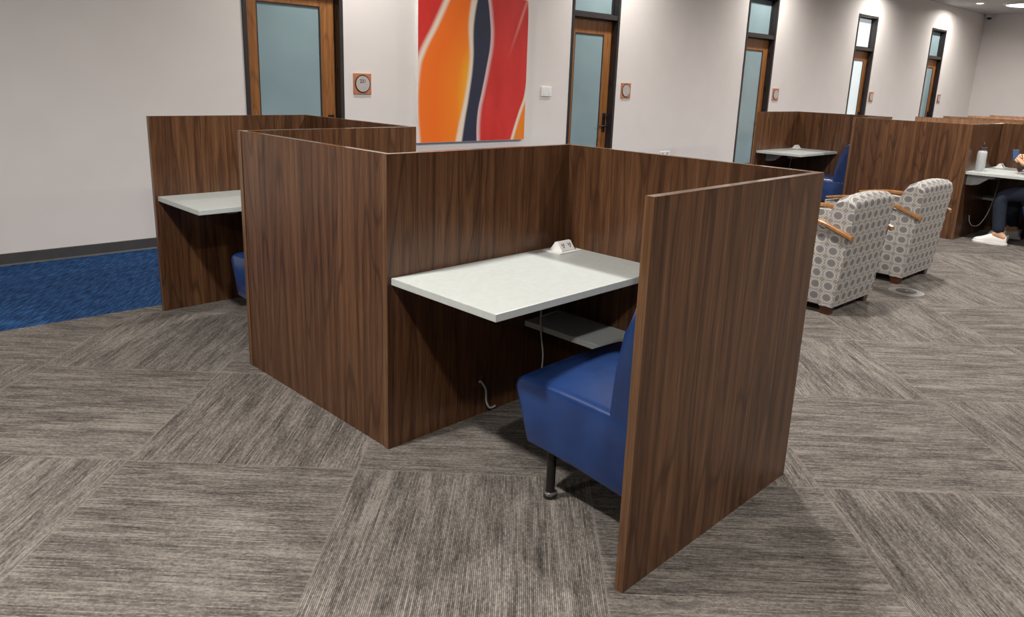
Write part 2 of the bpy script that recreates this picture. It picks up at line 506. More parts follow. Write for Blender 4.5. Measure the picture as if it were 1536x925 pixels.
# ------------------------------------------------------------------ things on the wall
def text_mesh(s, size, depth=.0015):
    cu = bpy.data.curves.new('lettering', 'FONT'); cu.body = s; cu.size = size; cu.extrude = depth
    cu.align_x = 'CENTER'; cu.align_y = 'CENTER'
    o = bpy.data.objects.new('lettering', cu); COL.objects.link(o)
    dg = bpy.context.evaluated_depsgraph_get()
    me = bpy.data.meshes.new_from_object(o.evaluated_get(dg))
    bpy.data.objects.remove(o); return me

def sign(x0, label, number=None):
    S = .2
    r = empty('room_sign', (x0+S/2, WALL_Y, 1.413)); tag(r, label, 'sign', 'room signs beside the doors')
    bm = BM(); box(bm, (-S/2, -.012, -S/2), (S/2, 0, S/2), .002, 1); obj('back_plate', bm, M['copper'], r)
    def disc(name, r0, ya, yb, m, par, seg=40, cut=0):
        bm = BM()
        pts = [(r0*math.cos(2*PI*k/seg), r0*math.sin(2*PI*k/seg)) for k in range(seg)]
        prism(bm, pts, 'y', ya, yb); return obj(name, bm, m, par)
    # dark-coloured ring showing at both sides of the grey disc
    disc('dark_ring', .087, -.015, -.012, M['signring'], r)
    d = disc('number_disc', .0765, -.02, -.015, M['disc'], r)
    if number:
        me = text_mesh(number, .047); me.materials.append(M['ink'])
        t = bpy.data.objects.new('number', me); t.rotation_euler = (PI/2, 0, 0); t.location = (0, -.0205, .026); link(t, d)
    return r
sg = ['square copper room sign with grey disc between the first door and the painting',
      'square copper room sign right of the door beside the painting',
      'square copper room sign above the corner of the far carrel run',
      'small copper room sign right of the door with glowing white glass',
      'farthest copper room sign, right of the last door']
for k, x in enumerate((3.925, 8.015, 12.015, 15.875, 19.7)):
    sign(x, sg[k], '231' if k == 0 else None)

r = empty('abstract_painting', (4.668, WALL_Y, .817)); tag(r, 'tall abstract canvas with red, orange and navy sweeping bands', 'painting')
bm = BM(); box(bm, (0, -.046, 0), (1.55, -.045, 1.575)); obj('painted_front', bm, M['paint'], r)
bm = BM(); box(bm, (-.004, -.045, -.004), (1.554, -.0, 1.579), .002, 1); obj('stretcher_frame', bm, M['canvas'], r)

r = empty('wall_plate', (6.6, WALL_Y, 1.378)); tag(r, 'small white wall plate between the painting and the second door', 'switch plate')
bm = BM(); box(bm, (-.085, -.016, -.057), (.085, 0, .057), .004, 2); obj('cover', bm, M['white'], r)
for q in (-.042, .042):
    bm = BM(); box(bm, (q-.017, -.0185, -.033), (q+.017, -.0158, .033), .001, 1); obj('rocker', bm, M['white'], r)

r = empty('wall_outlet', (9.12, WALL_Y, .50)); tag(r, 'low white wall outlet just above the panel of the near carrel', 'outlet')
bm = BM(); box(bm, (-.12, -.01, -.06), (.12, 0, .06), .003, 1); obj('cover', bm, M['white'], r)
for q in (-.06, .05):
    bm = BM(); box(bm, (q-.02, -.012, .0), (q+.02, -.0098, .045)); obj('socket', bm, M['disc'], r)

r = empty('security_camera', (22.0, 6.52, CEIL)); tag(r, 'small dome camera on the ceiling in the far corner', 'camera')
bm = BM(); lathe(bm, [(0, 0), (.085, 0), (.085, -.05), (.06, -.075), (0, -.075)]); obj('housing', bm, M['dome'], r, smooth=.7)
bm = BM(); lathe(bm, [(.055, -.074), (.05, -.105), (.03, -.125), (0, -.13)]); obj('lens_dome', bm, M['blackmetal'], r, smooth=1.2)

# ------------------------------------------------------------------ carrels
def panel(root, lo, hi, ends, veneer='walnut'):
    """one laminate panel; ends: which vertical ends show an edge band"""
    e = .002
    (x0, y0), (x1, y1) = lo, hi
    alongx = (x1-x0) > (y1-y0)
    bm = BM()
    if alongx: box(bm, (x0+e, y0, 0), (x1-e, y1, H_-e))
    else: box(bm, (x0, y0+e, 0), (x1, y1-e, H_-e))
    p = obj('panel', bm, M[veneer], root)
    bm = BM()
    box(bm, (x0, y0, H_-e), (x1, y1, H_), .0008, 1)
    if alongx:
        if 'a' in ends: box(bm, (x0, y0, 0), (x0+e, y1, H_-e))
        if 'b' in ends: box(bm, (x1-e, y0, 0), (x1, y1, H_-e))
    else:
        if 'a' in ends: box(bm, (x0, y0, 0), (x1, y0+e, H_-e))
        if 'b' in ends: box(bm, (x0, y1-e, 0), (x1, y1, H_-e))
    obj('edge_band', bm, M['edge'], p)
    return p

def carrel_run(loc, rz, label, group):
    r = empty('study_carrel', (loc[0], loc[1], 0), rz); tag(r, label, 'study carrel', group)
    panel(r, (0, -PT), (WD+T_, -PT+T_), 'ab')               # front divider
    panel(r, (WD, -PT+T_), (WD+T_, 0), '')                  # back of the near carrel
    panel(r, (0, 0), (WD+T_, T_), 'ab')                     # middle divider
    panel(r, (.004, T_), (T_+.004, PT-.006), 'b')           # back of the hidden carrel
    panel(r, (0, PT), (WD+T_, PT+T_), 'ab')
    panel(r, (WD, PT+T_), (WD+T_, 2*PT), '')
    panel(r, (0, 2*PT), (WD+T_, 2*PT+T_), 'ab')
    return r

O1, R1 = (1.5556, 2.4001), math.radians(2.519)
O2, R2 = (8.825, 2.5797), math.radians(.79)
def W(O, R, x, y, z=0):
    c, s = math.cos(R), math.sin(R)
    return (O[0]+c*x-s*y, O[1]+s*x+c*y, z)
carrel_run(O1, R1, 'near zigzag run of walnut study carrel panels in the foreground', 'zigzag carrel runs')
carrel_run(O2, R2, 'second zigzag run of walnut carrel panels behind the two armchairs', 'zigzag carrel runs')
far = ['tan carrel panel top just behind the second zigzag run', 'tan carrel panel top next beyond the first one behind the run',
       'tan carrel panel top third behind the second zigzag run', 'farthest tan carrel panel top, nearest the far wall']
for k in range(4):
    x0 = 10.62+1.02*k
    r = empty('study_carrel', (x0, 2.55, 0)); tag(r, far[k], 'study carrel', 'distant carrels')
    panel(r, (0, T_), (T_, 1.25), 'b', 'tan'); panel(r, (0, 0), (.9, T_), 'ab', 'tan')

def bracket_mesh(bm, x):
    # triangular steel bracket hanging from the desk underside against the panel at y=0
    prism(bm, [(0, 0), (-.26, 0), (-.26, -.022), (-.20, -.03), (-.12, -.1), (-.05, -.115), (0, -.115)], 'x', x-.02, x+.02, .003, 1)

def desk(O, R, ybase, label, brackets=(.1, .92)):
    r = empty('desk', W(O, R, 0, ybase), R); tag(r, label, 'desk', 'white carrel desks')
    bm = BM(); box(bm, (.018, -.60, .706), (WD-.001, -.001, .735), .002, 2); obj('desktop', bm, M['desk'], r)
    for bx in brackets:
        bm = BM(); bracket_mesh(bm, bx)
        o = obj('bracket', bm, M['bracket'], r, loc=(0, -.001, .706))
    return r
desk(O1, R1, 0, 'white desktop of the near carrel above the blue chair seat', brackets=(.38, .9))
desk(O1, R1, 2*PT, 'white desktop in the left rear carrel by the blue carpet', brackets=(.45, .9))
desk(O2, R2, 2*PT, 'white desktop in the rear carrel of the second run by the wall', brackets=(.3, .9))
desk(O2, R2, 0, 'white desktop holding the grey water bottle')

def shelf(O, R, ybase, label):
    r = empty('shelf', W(O, R, 0, ybase), R); tag(r, label, 'shelf', 'low shelves under the carrel desks')
    bm = BM(); box(bm, (.792, -.50, .373), (WD-.001, -.001, .40), .0015, 1); obj('board', bm, M['desk'], r)
    for yy in (-.08, -.42):
        bm = BM(); prism(bm, [(WD-.001, .373), (WD-.16, .373), (WD-.001, .26)], 'y', yy-.012, yy+.012); obj('shelf_bracket', bm, M['bracket'], r)
    return r
shelf(O1, R1, 0, 'low grey shelf behind the blue chair under the near desk')
shelf(O2, R2, 0, 'low shelf under the desk where the person sits')

def outlet(O, R, x, y, label):
    r = empty('desk_outlet', W(O, R, x, y, .735), R); tag(r, label, 'power outlet', 'desk power outlets')
    bm = BM(); box(bm, (-.08, -.055, 0), (.08, .055, .005), .002, 2); obj('base_plate', bm, M['white'], r)
    bm = BM()
    prism(bm, [(-.037, .004), (.037, .004), (.037, .009), (.008, .047), (-.008, .047), (-.037, .009)], 'x', -.047, .047, .003, 2)
    hsg = obj('housing', bm, M['white'], r)
    ang = math.atan2(.038, .029)
    for sx in (-.022, .022):
        bm = BM()
        nx = Vector((0, -math.sin(ang), math.cos(ang)))
        up = Vector((0, math.cos(ang), math.sin(ang)))
        c0 = Vector((sx, -.0225, .028))
        for dx, dz, w, hh in ((-.006, .005, .002, .006), (.006, .005, .002, .006), (0, -.007, .003, .003)):
            q = c0+up*dz+Vector((dx, 0, 0))
            a = [q+Vector((sxx*w, 0, 0))+up*sy*hh for sxx, sy in ((-1, -1), (1, -1), (1, 1), (-1, 1))]
            v0 = [bm.verts.new(p+nx*.0012) for p in a]; v1 = [bm.verts.new(p-nx*.002) for p in a]
            bm.faces.new(v0); bm.faces.new(v1[::-1])
            for k in range(4): bm.faces.new([v0[k], v1[k], v1[(k+1) % 4], v0[(k+1) % 4]])
        obj('socket', bm, M['slot'], hsg)
    return r
outlet(O1, R1, .945, -.082, 'white wedge power outlet on the near desk corner')
outlet(O2, R2, .93, 2*PT-.085, 'white wedge power outlet on the empty desk of the second run')
outlet(O2, R2, .93, -.085, 'white wedge power outlet on the desk with the water bottle')

def cord(O, R, pts, label, rad=.0042):
    r = obj('power_cord', (lambda b: (tube(b, smooth_path(pts, 6), rad, 8), b)[1])(BM()), M['cord'], None, smooth=3.2, loc=W(O, R, 0, 0), rot=(0, 0, R))
    tag(r, label, 'cord', 'power cords'); return r
cord(O1, R1, [(.50, -.006, .165), (.51, -.012, .165), (.535, -.016, .12), (.54, -.016, .06), (.56, -.02, .026), (.60, -.014, .022)], 'short grey cord curling from the panel base under the near desk', .005)
cord(O1, R1, [(.79, -.135, .706), (.765, -.13, .55), (.775, -.12, .40), (.79, -.13, .25), (.80, -.1, .1), (.80, -.06, .006)], 'thin grey cord hanging from the near desk past the shelf')
cord(O2, R2, [(.78, 2*PT-.1, .706), (.72, 2*PT-.13, .55), (.66, 2*PT-.12, .35), (.6, 2*PT-.08, .1), (.55, 2*PT-.06, .006)], 'thin cord hanging under the empty desk of the second run')
cord(O2, R2, [(.9, -.1, .706), (.78, -.13, .55), (.6, -.14, .3), (.5, -.1, .14), (.44, -.05, .115), (.40, -.02, .16), (.385, -.012, .22), (.385, -.008, .235)], 'thin grey cord looping beside the white sneaker', .005)
# frayed cut-out where the cord leaves the panel
r = obj('cable_grommet', (lambda b: (prism(b, [(-.03, .0), (-.012, .012), (.004, .006), (.022, .03), (.028, -.002), (.012, -.03), (-.022, -.018)], 'y', -.0025, 0, 0), b)[1])(BM()), M['edge'], None, loc=W(O1, R1, .50, 0, .165), rot=(0, 0, R1))
tag(r, 'rough cable cut-out low on the panel under the near desk', 'grommet')

# ------------------------------------------------------------------ blue lounge chairs
def blue_chair():
    r = empty('lounge_chair')
    Wc = .62
    bm = BM()
    # seat: apron slopes under at the front, top softly crowned
    prof = [(.10, .165), (.615, .205), (.685, .415), (.674, .437), (.648, .450), (.50, .456), (.30, .452), (.10, .448)]
    cen = Vector((.38, .32)); rr = .03; rings = []
    ts = [0, .003, .008, .015, .023, .032]
    xs_ = ts+[.06+(Wc-.12)*k/12 for k in range(13)]+[Wc-t for t in ts[::-1]]
    dense = []
    for i in range(len(prof)):
        a = Vector(prof[i]); b = Vector(prof[(i+1) % len(prof)])
        k = max(1, int((b-a).length/.05))
        dense += [a.lerp(b, q/k) for q in range(k)]
    for x in xs_:
        e = min(x, Wc-x)
        ins = rr-math.sqrt(max(0, rr*rr-(rr-e)**2)) if e < rr else 0
        t = x/Wc; cr = .026*(1-abs(2*t-1)**2.2)
        ring = []
        for p in dense:
            d = (cen-p).normalized()
            q = p+d*ins*.8
            up = max(0, min(1, (q.y-.36)/.08))*max(0, min(1, (.70-q.x)/.12))
            ring.append(bm.verts.new((x, q.x, q.y+cr*up)))
        rings.append(ring)
    m_ = len(dense)
    for a, b in zip(rings, rings[1:]):
        for q in range(m_): bm.faces.new([a[q], a[(q+1) % m_], b[(q+1) % m_], b[q]])
    bm.faces.new(rings[0][::-1]); bm.faces.new(rings[-1])
    obj('seat', bm, M['vinyl'], r, smooth=.9)
    seat = r.children[0]
    for x in (.009, Wc-.009):
        bm = BM()
        tube(bm, smooth_path([(x, .24, .4365), (x, .36, .440), (x, .50, .4425), (x, .632, .437), (x, .660, .420)], 5), .0042, 8)
        obj('piping', bm, M['vinyl'], seat, smooth=3.2)
    bm = BM()
    prof = [(.045, .165), (.16, .165), (.215, .21), (.232, .30), (.236, .46), (.226, .60), (.202, .74), (.172, .83), (.145, .876), (.12, .897), (.09, .905), (.06, .898), (.048, .875)]
    prism(bm, prof, 'x', .002, Wc-.002, .014, 3, sel='caps')
    obj('backrest', bm, M['vinyl'], r, smooth=.9)
    for x in (.045, Wc-.045):
        for y in (.12, .515):
            bm = BM()
            ztop = .19
            lathe(bm, [(0, .006), (.019, .006), (.0165, .03), (.0175, ztop), (0, ztop)], (x, y, 0), 16)
            lg = obj('leg', bm, M['legmetal'], r, smooth=.7)
            bm = BM(); lathe(bm, [(0, 0), (.02, 0), (.025, .004), (.026, .016), (.02, .022), (0, .022)], (x, y, 0), 18)
            obj('foot_glide', bm, M['blackmetal'], lg, smooth=.7)
            bm = BM(); lathe(bm, [(.0175, .0225), (.0255, .019), (.0262, .023), (.02, .0265), (.0178, .0265)], (x, y, 0), 18)
            obj('foot_ring', bm, M['steel'], lg, smooth=.7)
    return r
ch0 = blue_chair()
spots = [(O1, R1, .192, -PT, 'blue vinyl armless lounge chair in the near carrel'),
         (O1, R1, .215, PT, 'blue vinyl lounge chair half hidden in the left rear carrel'),
         (O2, R2, .16, PT, 'blue vinyl lounge chair behind the armchairs in the second run'),
         (O2, R2, .16, -PT, 'blue vinyl lounge chair under the seated person')]
for k, (O, R, x, y, lb) in enumerate(spots):
    c = ch0 if k == 0 else copy_tree(ch0)
    c.location = W(O, R, x, y+T_*.0+.0); c.rotation_euler = (0, 0, R); tag(c, lb, 'chair', 'blue lounge chairs')

# ------------------------------------------------------------------ patterned armchairs
def armchair():
    r = empty('armchair')
    Wc = .65
    zb = .06
    def rounded(name, prof, a, b, bev, par=r, mat=M['fabric']):
        bm = BM(); prism(bm, prof, 'x', a, b, bev, 3, sel='caps'); return obj(name, bm, mat, par, smooth=.8)
    for a, b in ((.006, .095), (Wc-.095, Wc-.006)):
        rounded('side_panel', [(.05, zb), (.70, zb), (.72, .09), (.72, .60), (.55, .634), (.38, .640), (.22, .625), (.06, .585)], a, b, .012)
    bm = BM(); box(bm, (.09, .10, zb), (Wc-.09, .70, .30), .012, 2); obj('seat_base', bm, M['fabric'], r, smooth=.7)
    bm = BM(); box(bm, (.098, .12, .29), (Wc-.098, .735, .435), .035, 4); obj('seat_cushion', bm, M['fabric'], r, smooth=.9)
    # backrest: raked, the top crowned across the width
    prof = [(.0, zb), (.10, zb), (.155, .42), (.115, .70), (.095, .765), (.07, .80), (.03, .820), (-.02, .818), (-.058, .798), (-.068, .765), (-.05, .55), (-.018, .25)]
    bm = BM(); n = 14; rings = []
    for k in range(n+1):
        t = k/n; x = t*Wc
        crown = .022*(1-(2*t-1)**2)
        inset = .0
        e = min(t, 1-t)*Wc
        ins = .022*(1-min(1, e/.03))**2
        ring = []
        cy = .03
        for (y, z) in prof:
            zz = z + (crown*max(0, (z-.55)/.28) if z > .55 else 0)
            yy = y+(cy-y)*ins*3.0
            if z > .7: zz -= ins*1.1
            ring.append(bm.verts.new((x, yy, zz)))
        rings.append(ring)
    m_ = len(prof)
    for a, b in zip(rings, rings[1:]):
        for q in range(m_):
            bm.faces.new([a[q], a[(q+1) % m_], b[(q+1) % m_], b[q]])
    bm.faces.new(rings[0][::-1]); bm.faces.new(rings[-1])
    obj('backrest', bm, M['fabric'], r, smooth=.9)
    for s in (0, 1):
        path = smooth_path([(0, -.072, .574), (0, .02, .610), (0, .16, .655), (0, .36, .674), (0, .54, .664), (0, .70, .636)], 5)
        wid = .058; bm = BM(); rings = []
        x0 = -.032 if s == 0 else Wc-.024
        for i, p in enumerate(path):
            t = i/(len(path)-1)
            th = .029*(1 if t < .8 else 1-.45*(t-.8)/.2)
            wd = wid*(1 if t < .75 else 1-.25*(t-.75)/.25)
            xa, xb = x0+(wid-wd)/2, x0+(wid+wd)/2
            xa -= 0; b_ = .007
            ring = [(xa+b_, p.y, p.z-th), (xb-b_, p.y, p.z-th), (xb, p.y, p.z-th+b_), (xb, p.y, p.z-b_), (xb-b_, p.y, p.z), (xa+b_, p.y, p.z), (xa, p.y, p.z-b_), (xa, p.y, p.z-th+b_)]
            rings.append([bm.verts.new(v) for v in ring])
        for a, b in zip(rings, rings[1:]):
            for q in range(8): bm.faces.new([a[q], a[(q+1) % 8], b[(q+1) % 8], b[q]])
        bm.faces.new(rings[0][::-1]); bm.faces.new(rings[-1])
        obj('armrest', bm, M['armwood'], r, smooth=.6)
    for x in (.045, Wc-.045):
        for y in (.055, .66):
            bm = BM()
            a, b = .038, .030
            lo = [(x-b, y-b, 0), (x+b, y-b, 0), (x+b, y+b, 0), (x-b, y+b, 0)]; hi = [(x-a, y-a, zb+.004), (x+a, y-a, zb+.004), (x+a, y+a, zb+.004), (x-a, y+a, zb+.004)]
            L = [bm.verts.new(p) for p in lo]; U = [bm.verts.new(p) for p in hi]
            bm.faces.new(L[::-1]); bm.faces.new(U)
            for q in range(4): bm.faces.new([L[q], L[(q+1) % 4], U[(q+1) % 4], U[q]])
            obj('leg', bm, M['legwood'], r)
    return r
ac = armchair(); ac.location = (4.965, 2.115, 0)
tag(ac, 'grey patterned armchair nearest the foreground carrel, partly hidden by its panel', 'armchair', 'patterned armchairs')
a2 = copy_tree(ac); a2.location = (6.285, 2.155, 0)
tag(a2, 'grey patterned armchair standing in front of the second carrel run, fully in view', 'armchair', 'patterned armchairs')

# floor box
r = empty('floor_outlet', (6.11, 2.045, 0)); tag(r, 'round metal floor outlet cover behind the armchairs', 'floor outlet')
bm = BM(); lathe(bm, [(0, 0), (.13, 0), (.128, .004), (.10, .007), (0, .007)], seg=40); obj('flange', bm, M['puck'], r, smooth=.6)
bm = BM(); lathe(bm, [(0, .007), (.075, .007), (.073, .010), (0, .010)], seg=32); obj('lid', bm, M['rubber'], r, smooth=.6)
bm = BM(); box(bm, (-.02, -.006, .010), (.02, .006, .013), .001, 1); obj('latch', bm, M['puck'], r)

# ------------------------------------------------------------------ bottle, phone, laptop
r = empty('water_bottle', W(O2, R2, .20, -.075, .735), .3); tag(r, 'grey steel water bottle with a dark loop lid', 'bottle')
bm = BM(); lathe(bm, [(0, 0), (.043, 0), (.0455, .004), (.0455, .185), (.043, .203), (.034, .216), (.030, .219), (.030, .224), (0, .224)], seg=32); obj('bottle_body', bm, M['bottle'], r, smooth=.7)
bm = BM(); lathe(bm, [(0, .222), (.034, .222), (.036, .226), (.036, .246), (.032, .252), (0, .252)], seg=28); cap = obj('lid', bm, M['lid'], r, smooth=.7)
bm = BM(); lathe(bm, [(.0355, .2235), (.0375, .2245), (.0375, .2315), (.0355, .2325)], seg=28); obj('lid_band', bm, M['steel'], cap, smooth=.7)
bm = BM(); tube(bm, smooth_path([(-.022, 0, .25), (-.026, 0, .275), (-.012, 0, .30), (.006, 0, .298), (.014, 0, .275), (.018, 0, .25)], 5), .006, 8)
tube(bm, [(.02, 0, .25), (.02, 0, .268)], .007, 8); obj('loop_handle', bm, M['lid'], cap, smooth=3.2)

r = empty('laptop', W(O2, R2, .50, -.51, .735), R2-.05); tag(r, 'thin grey laptop lying on the desk under the raised hand', 'laptop')
bm = BM(); box(bm, (-.14, -.08, 0), (.16, .11, .014), .004, 2); obj('base', bm, M['laptop'], r)
bm = BM(); prism(bm, [(.104, .012), (.112, .012), (.140, .062), (.133, .066)], 'x', -.14, .16, .002, 1); obj('screen_lid', bm, M['lapdark'], r)

# ------------------------------------------------------------------ the seated person
def skin_mesh(nodes, edges, sub=2, root=0):
    """nodes: (co, rx, ry).  returns an evaluated skin+subsurf mesh"""
    me = bpy.data.meshes.new('figure')
    me.from_pydata([n[0] for n in nodes], edges, [])
    o = bpy.data.objects.new('figure', me); COL.objects.link(o)
    md = o.modifiers.new('Skin', 'SKIN'); md.use_smooth_shade = True
    for i, n in enumerate(nodes):
        sv = me.skin_vertices[0].data[i]
        sv.radius = (n[1], n[2] if len(n) > 2 else n[1]); sv.use_root = (i == root); sv.use_loose = False
    sb = o.modifiers.new('Sub', 'SUBSURF'); sb.levels = sub; sb.render_levels = sub
    dg = bpy.context.evaluated_depsgraph_get()
    res = bpy.data.meshes.new_from_object(o.evaluated_get(dg))
    bpy.data.objects.remove(o)
    return res

def add_mesh(bm, me):
    bm.from_mesh(me); bpy.data.meshes.remove(me)

def person():
    r = empty('person', W(O2, R2, .42, -.75), R2)
    tag(r, 'seated person in navy trousers and white sneakers holding a phone at the second run', 'person')
    # frame: x across (left hand side of the figure is -x), y forward, z up
    hipL, hipR = (-.10, -.075, .595), (.10, -.075, .595)
    kneL, kneR = (-.265, .42, .515), (.285, .42, .515)
    ankL, ankR = (-.275, .375, .10), (.285, .385, .10)
    pel = (0, -.085, .615); wai = (0, -.08, .73); che = (0, -.08, .93); nck = (0, -.08, 1.10); nk2 = (0, -.05, 1.225)
    shL, shR = (-.165, -.10, 1.035), (.165, -.10, 1.035)
    elL, elR = (-.275, .06, .80), (.265, .05, .80)
    wrL, wrR = (-.235, .285, .855), (.16, .27, .775)
    nodes = [(pel, .115, .09), (wai, .10, .08), (che, .115, .085), (nck, .058, .056), (nk2, .054, .054),
             (shL, .05, .05), (elL, .043, .043), (wrL, .027, .027), (shR, .05, .05), (elR, .043, .043), (wrR, .027, .027),
             (hipL, .085, .08), (kneL, .06, .06), (ankL, .038, .038), (hipR, .085, .08), (kneR, .06, .06), (ankR, .038, .038),
             ((-.275, .30, .075), .034, .03), ((-.275, .50, .045), .032, .024), ((.285, .31, .075), .034, .03), ((.285, .51, .045), .032, .024),
             ((-.27, .405, .32), .055, .055), ((.285, .41, .32), .055, .055)]
    edges = [(0, 1), (1, 2), (2, 3), (3, 4), (2, 5), (5, 6), (6, 7), (2, 8), (8, 9), (9, 10), (0, 11), (11, 12), (12, 21), (21, 13), (0, 14), (14, 15), (15, 22), (22, 16), (13, 17), (13, 18), (16, 19), (16, 20)]
    bm = BM(); add_mesh(bm, skin_mesh(nodes, edges, 2))
    # head
    hc = Vector((0, -.03, 1.29))
    n0 = len(bm.verts)
    res = bmesh.ops.create_uvsphere(bm, u_segments=36, v_segments=26, radius=1.0)
    for v in res['verts']:
        x, y, z = v.co
        px = x*.077; py = y*.096; pz = z*.118
        if z < 0:
            k = 1-.30*(-z)**1.4; px *= k; py = py*(1-.18*(-z)) + .018*(-z)
        if y > 0:
            py += .020*math.exp(-((z+.10)/.16)**2-(x/.16)**2)*(1 if z > -.28 else .4)          # nose
            py -= .010*(math.exp(-((z-.06)/.11)**2-((abs(x)-.38)/.17)**2))                      # eye hollows
            py += .005*math.exp(-((z+.45)/.06)**2-(x/.28)**2)+.005*math.exp(-((z+.56)/.06)**2-(x/.24)**2)   # lips
            py += .006*math.exp(-((z+.85)/.16)**2-(x/.3)**2)                                    # chin
        v.co = hc+Vector((px, py, pz))
    for s in (-1, 1):
        res = bmesh.ops.create_uvsphere(bm, u_segments=14, v_segments=10, radius=1.0)
        for v in res['verts']:
            x, y, z = v.co
            v.co = hc+Vector((s*(.078+.012*x+.006*max(0, -y)), -.004+.018*y, -.004+.032*z))
    # hands: palm + five fingers
    def hand(wr, fwd, palm, side, curl, scale=1.0):
        """fwd: wrist to knuckles, palm: palm normal, side: towards the thumb"""
        wr = Vector(wr); fwd = Vector(fwd).normalized(); palm = Vector(palm); palm = (palm-fwd*palm.dot(fwd)).normalized(); side = Vector(side); side = (side-fwd*side.dot(fwd)-palm*side.dot(palm)).normalized()
        P = lambda f, s, p: tuple(wr+fwd*f*scale+side*s*scale+palm*p*scale)
        nodes = [(P(-.02, 0, 0), .024, .024), (P(.02, 0, 0), .029, .018), (P(.055, 0, .002), .038, .016), (P(.085, .0, .004), .038, .014)]
        add_mesh(bm, skin_mesh(nodes, [(0, 1), (1, 2), (2, 3)], 2))
        for s0, L in ((.030, .072), (.010, .080), (-.011, .074), (-.030, .058)):
            a = 0; q = (.072, 0.003); pts = [(P(q[0]-.02, s0*.9, q[1]), .0095, .0095)]; pts.append((P(q[0]+.012, s0, q[1]), .0095, .0092))
            cf, cp = q[0]+.012, q[1]
            for seg, k in ((.45, curl[0]), (.32, curl[1]), (.23, curl[2])):
                a += k; cf += math.cos(a)*L*seg; cp += math.sin(a)*L*seg
                pts.append((P(cf, s0*(1.0), cp), .0088-.001*len(pts)*.3, .0085-.001*len(pts)*.3))
            add_mesh(bm, skin_mesh(pts, [(i, i+1) for i in range(len(pts)-1)], 1))
        pts = [(P(.018, .014, .004), .015, .014), (P(.042, .036, .014), .0125, .012), (P(.070, .046, .026), .0105, .010), (P(.092, .046, .036), .009, .009)]
        add_mesh(bm, skin_mesh(pts, [(0, 1), (1, 2), (2, 3)], 1))
    hand(wrL, (.25, .75, .55), (.85, -.35, -.1), (-.2, -.5, .85), (.75, .8, .55))
    hand(wrR, (-.35, .9, -.12), (-.1, 0, -1), (-1, 0, 0), (.18, .22, .15))
    body = obj('body', bm, M['skin'], r, smooth=3.2)
    # clothing as separate surfaces over the body
    tn = [((0, -.08, .635), .165, .135), (hipL, .115, .11), (kneL, .078, .078), ((-.272, .405, .32), .064, .064), ((-.276, .374, .098), .060, .060),
          (hipR, .115, .11), (kneR, .078, .078), ((.286, .41, .32), .064, .064), ((.286, .384, .098), .060, .060), ((0, -.085, .76), .135, .11)]
    me = skin_mesh(tn, [(0, 1), (1, 2), (2, 3), (3, 4), (0, 5), (5, 6), (6, 7), (7, 8), (0, 9)], 2)
    bm = BM(); add_mesh(bm, me); obj('trousers', bm, M['trouser'], body, smooth=3.2)
    sn = [((0, -.085, .565), .185, .155), (wai, .172, .14), (che, .195, .15), ((0, -.08, 1.10), .09, .085), (shL, .09, .088), ((-.225, -.01, .90), .062, .06), ((-.264, .04, .83), .058, .058), (shR, .09, .088), ((.23, -.01, .90), .062, .06), ((.256, .03, .83), .058, .058)]
    me = skin_mesh(sn, [(0, 1), (1, 2), (2, 3), (2, 4), (4, 5), (5, 6), (2, 7), (7, 8), (8, 9)], 2)
    bm = BM(); add_mesh(bm, me); obj('shirt', bm, M['shirt'], body, smooth=3.2)
    # hair cap
    bm = BM(); res = bmesh.ops.create_uvsphere(bm, u_segments=30, v_segments=20, radius=1.0)
    dead = []
    for v in res['verts']:
        x, y, z = v.co
        if z < .28*y+.05+ (0.35 if y > .35 else -.45): dead.append(v)
        v.co = hc+Vector((x*.084, y*.102-.006, z*.126+.004))
    bmesh.ops.delete(bm, geom=dead, context='VERTS')
    bmesh.ops.solidify(bm, geom=bm.faces[:], thickness=.008)
    obj('hair', bm, M['hair'], body, smooth=3.2)
    bm = BM()
    for s in (-1, 1):
        res = bmesh.ops.create_uvsphere(bm, u_segments=14, v_segments=10, radius=.0115)
        for v in res['verts']: v.co += hc+Vector((s*.030, .0765, .008))
    eyes = obj('eyes', bm, M['eye'], body, smooth=3.2)
    bm = BM()
    for s in (-1, 1):
        res = bmesh.ops.create_uvsphere(bm, u_segments=12, v_segments=8, radius=.0055)
        for v in res['verts']: v.co += hc+Vector((s*.029, .0835, .005))
    obj('iris', bm, M['iris'], eyes, smooth=3.2)
    bm = BM(); res = bmesh.ops.create_uvsphere(bm, u_segments=16, v_segments=8, radius=1)
    for v in res['verts']: v.co = hc+Vector((v.co.x*.024, .088+v.co.y*.007, -.058+v.co.z*.008))
    obj('mouth', bm, M['lip'], body, smooth=3.2)
    # sneakers
    for s, ank in ((0, ankL), (1, ankR)):
        ax, ay = ank[0], ank[1]
        yaw = math.radians(8 if s == 0 else -8)
        bm = BM()
        # stations along the foot from heel to toe: y, half width, top height, opening
        st = [(-.085, .018, .070), (-.075, .032, .100), (-.045, .040, .104), (.0, .041, .100), (.035, .042, .116), (.075, .046, .106), (.115, .050, .084), (.155, .050, .066), (.19, .042, .057), (.212, .024, .044), (.220, .008, .030)]
        rings = []
        for (y, hw, hz_) in st:
            ring = []
            for k in range(14):
                a = PI*k/13
                cx = math.cos(a); sz = max(0.0, math.sin(a))
                ring.append(bm.verts.new((hw*(abs(cx)**.7)*(1 if cx > 0 else -1), y, .022+(hz_-.022)*(sz**.75))))
            rings.append(ring)
        for a, b in zip(rings, rings[1:]):
            for k in range(13): bm.faces.new([a[k], a[k+1], b[k+1], b[k]])
            bm.faces.new([a[13], a[0], b[0], b[13]])
        bm.faces.new(rings[0][::-1]); bm.faces.new(rings[-1])
        for v in bm.verts: v.co = Matrix.Rotation(yaw, 3, 'Z') @ v.co + Vector((ax, ay, 0))
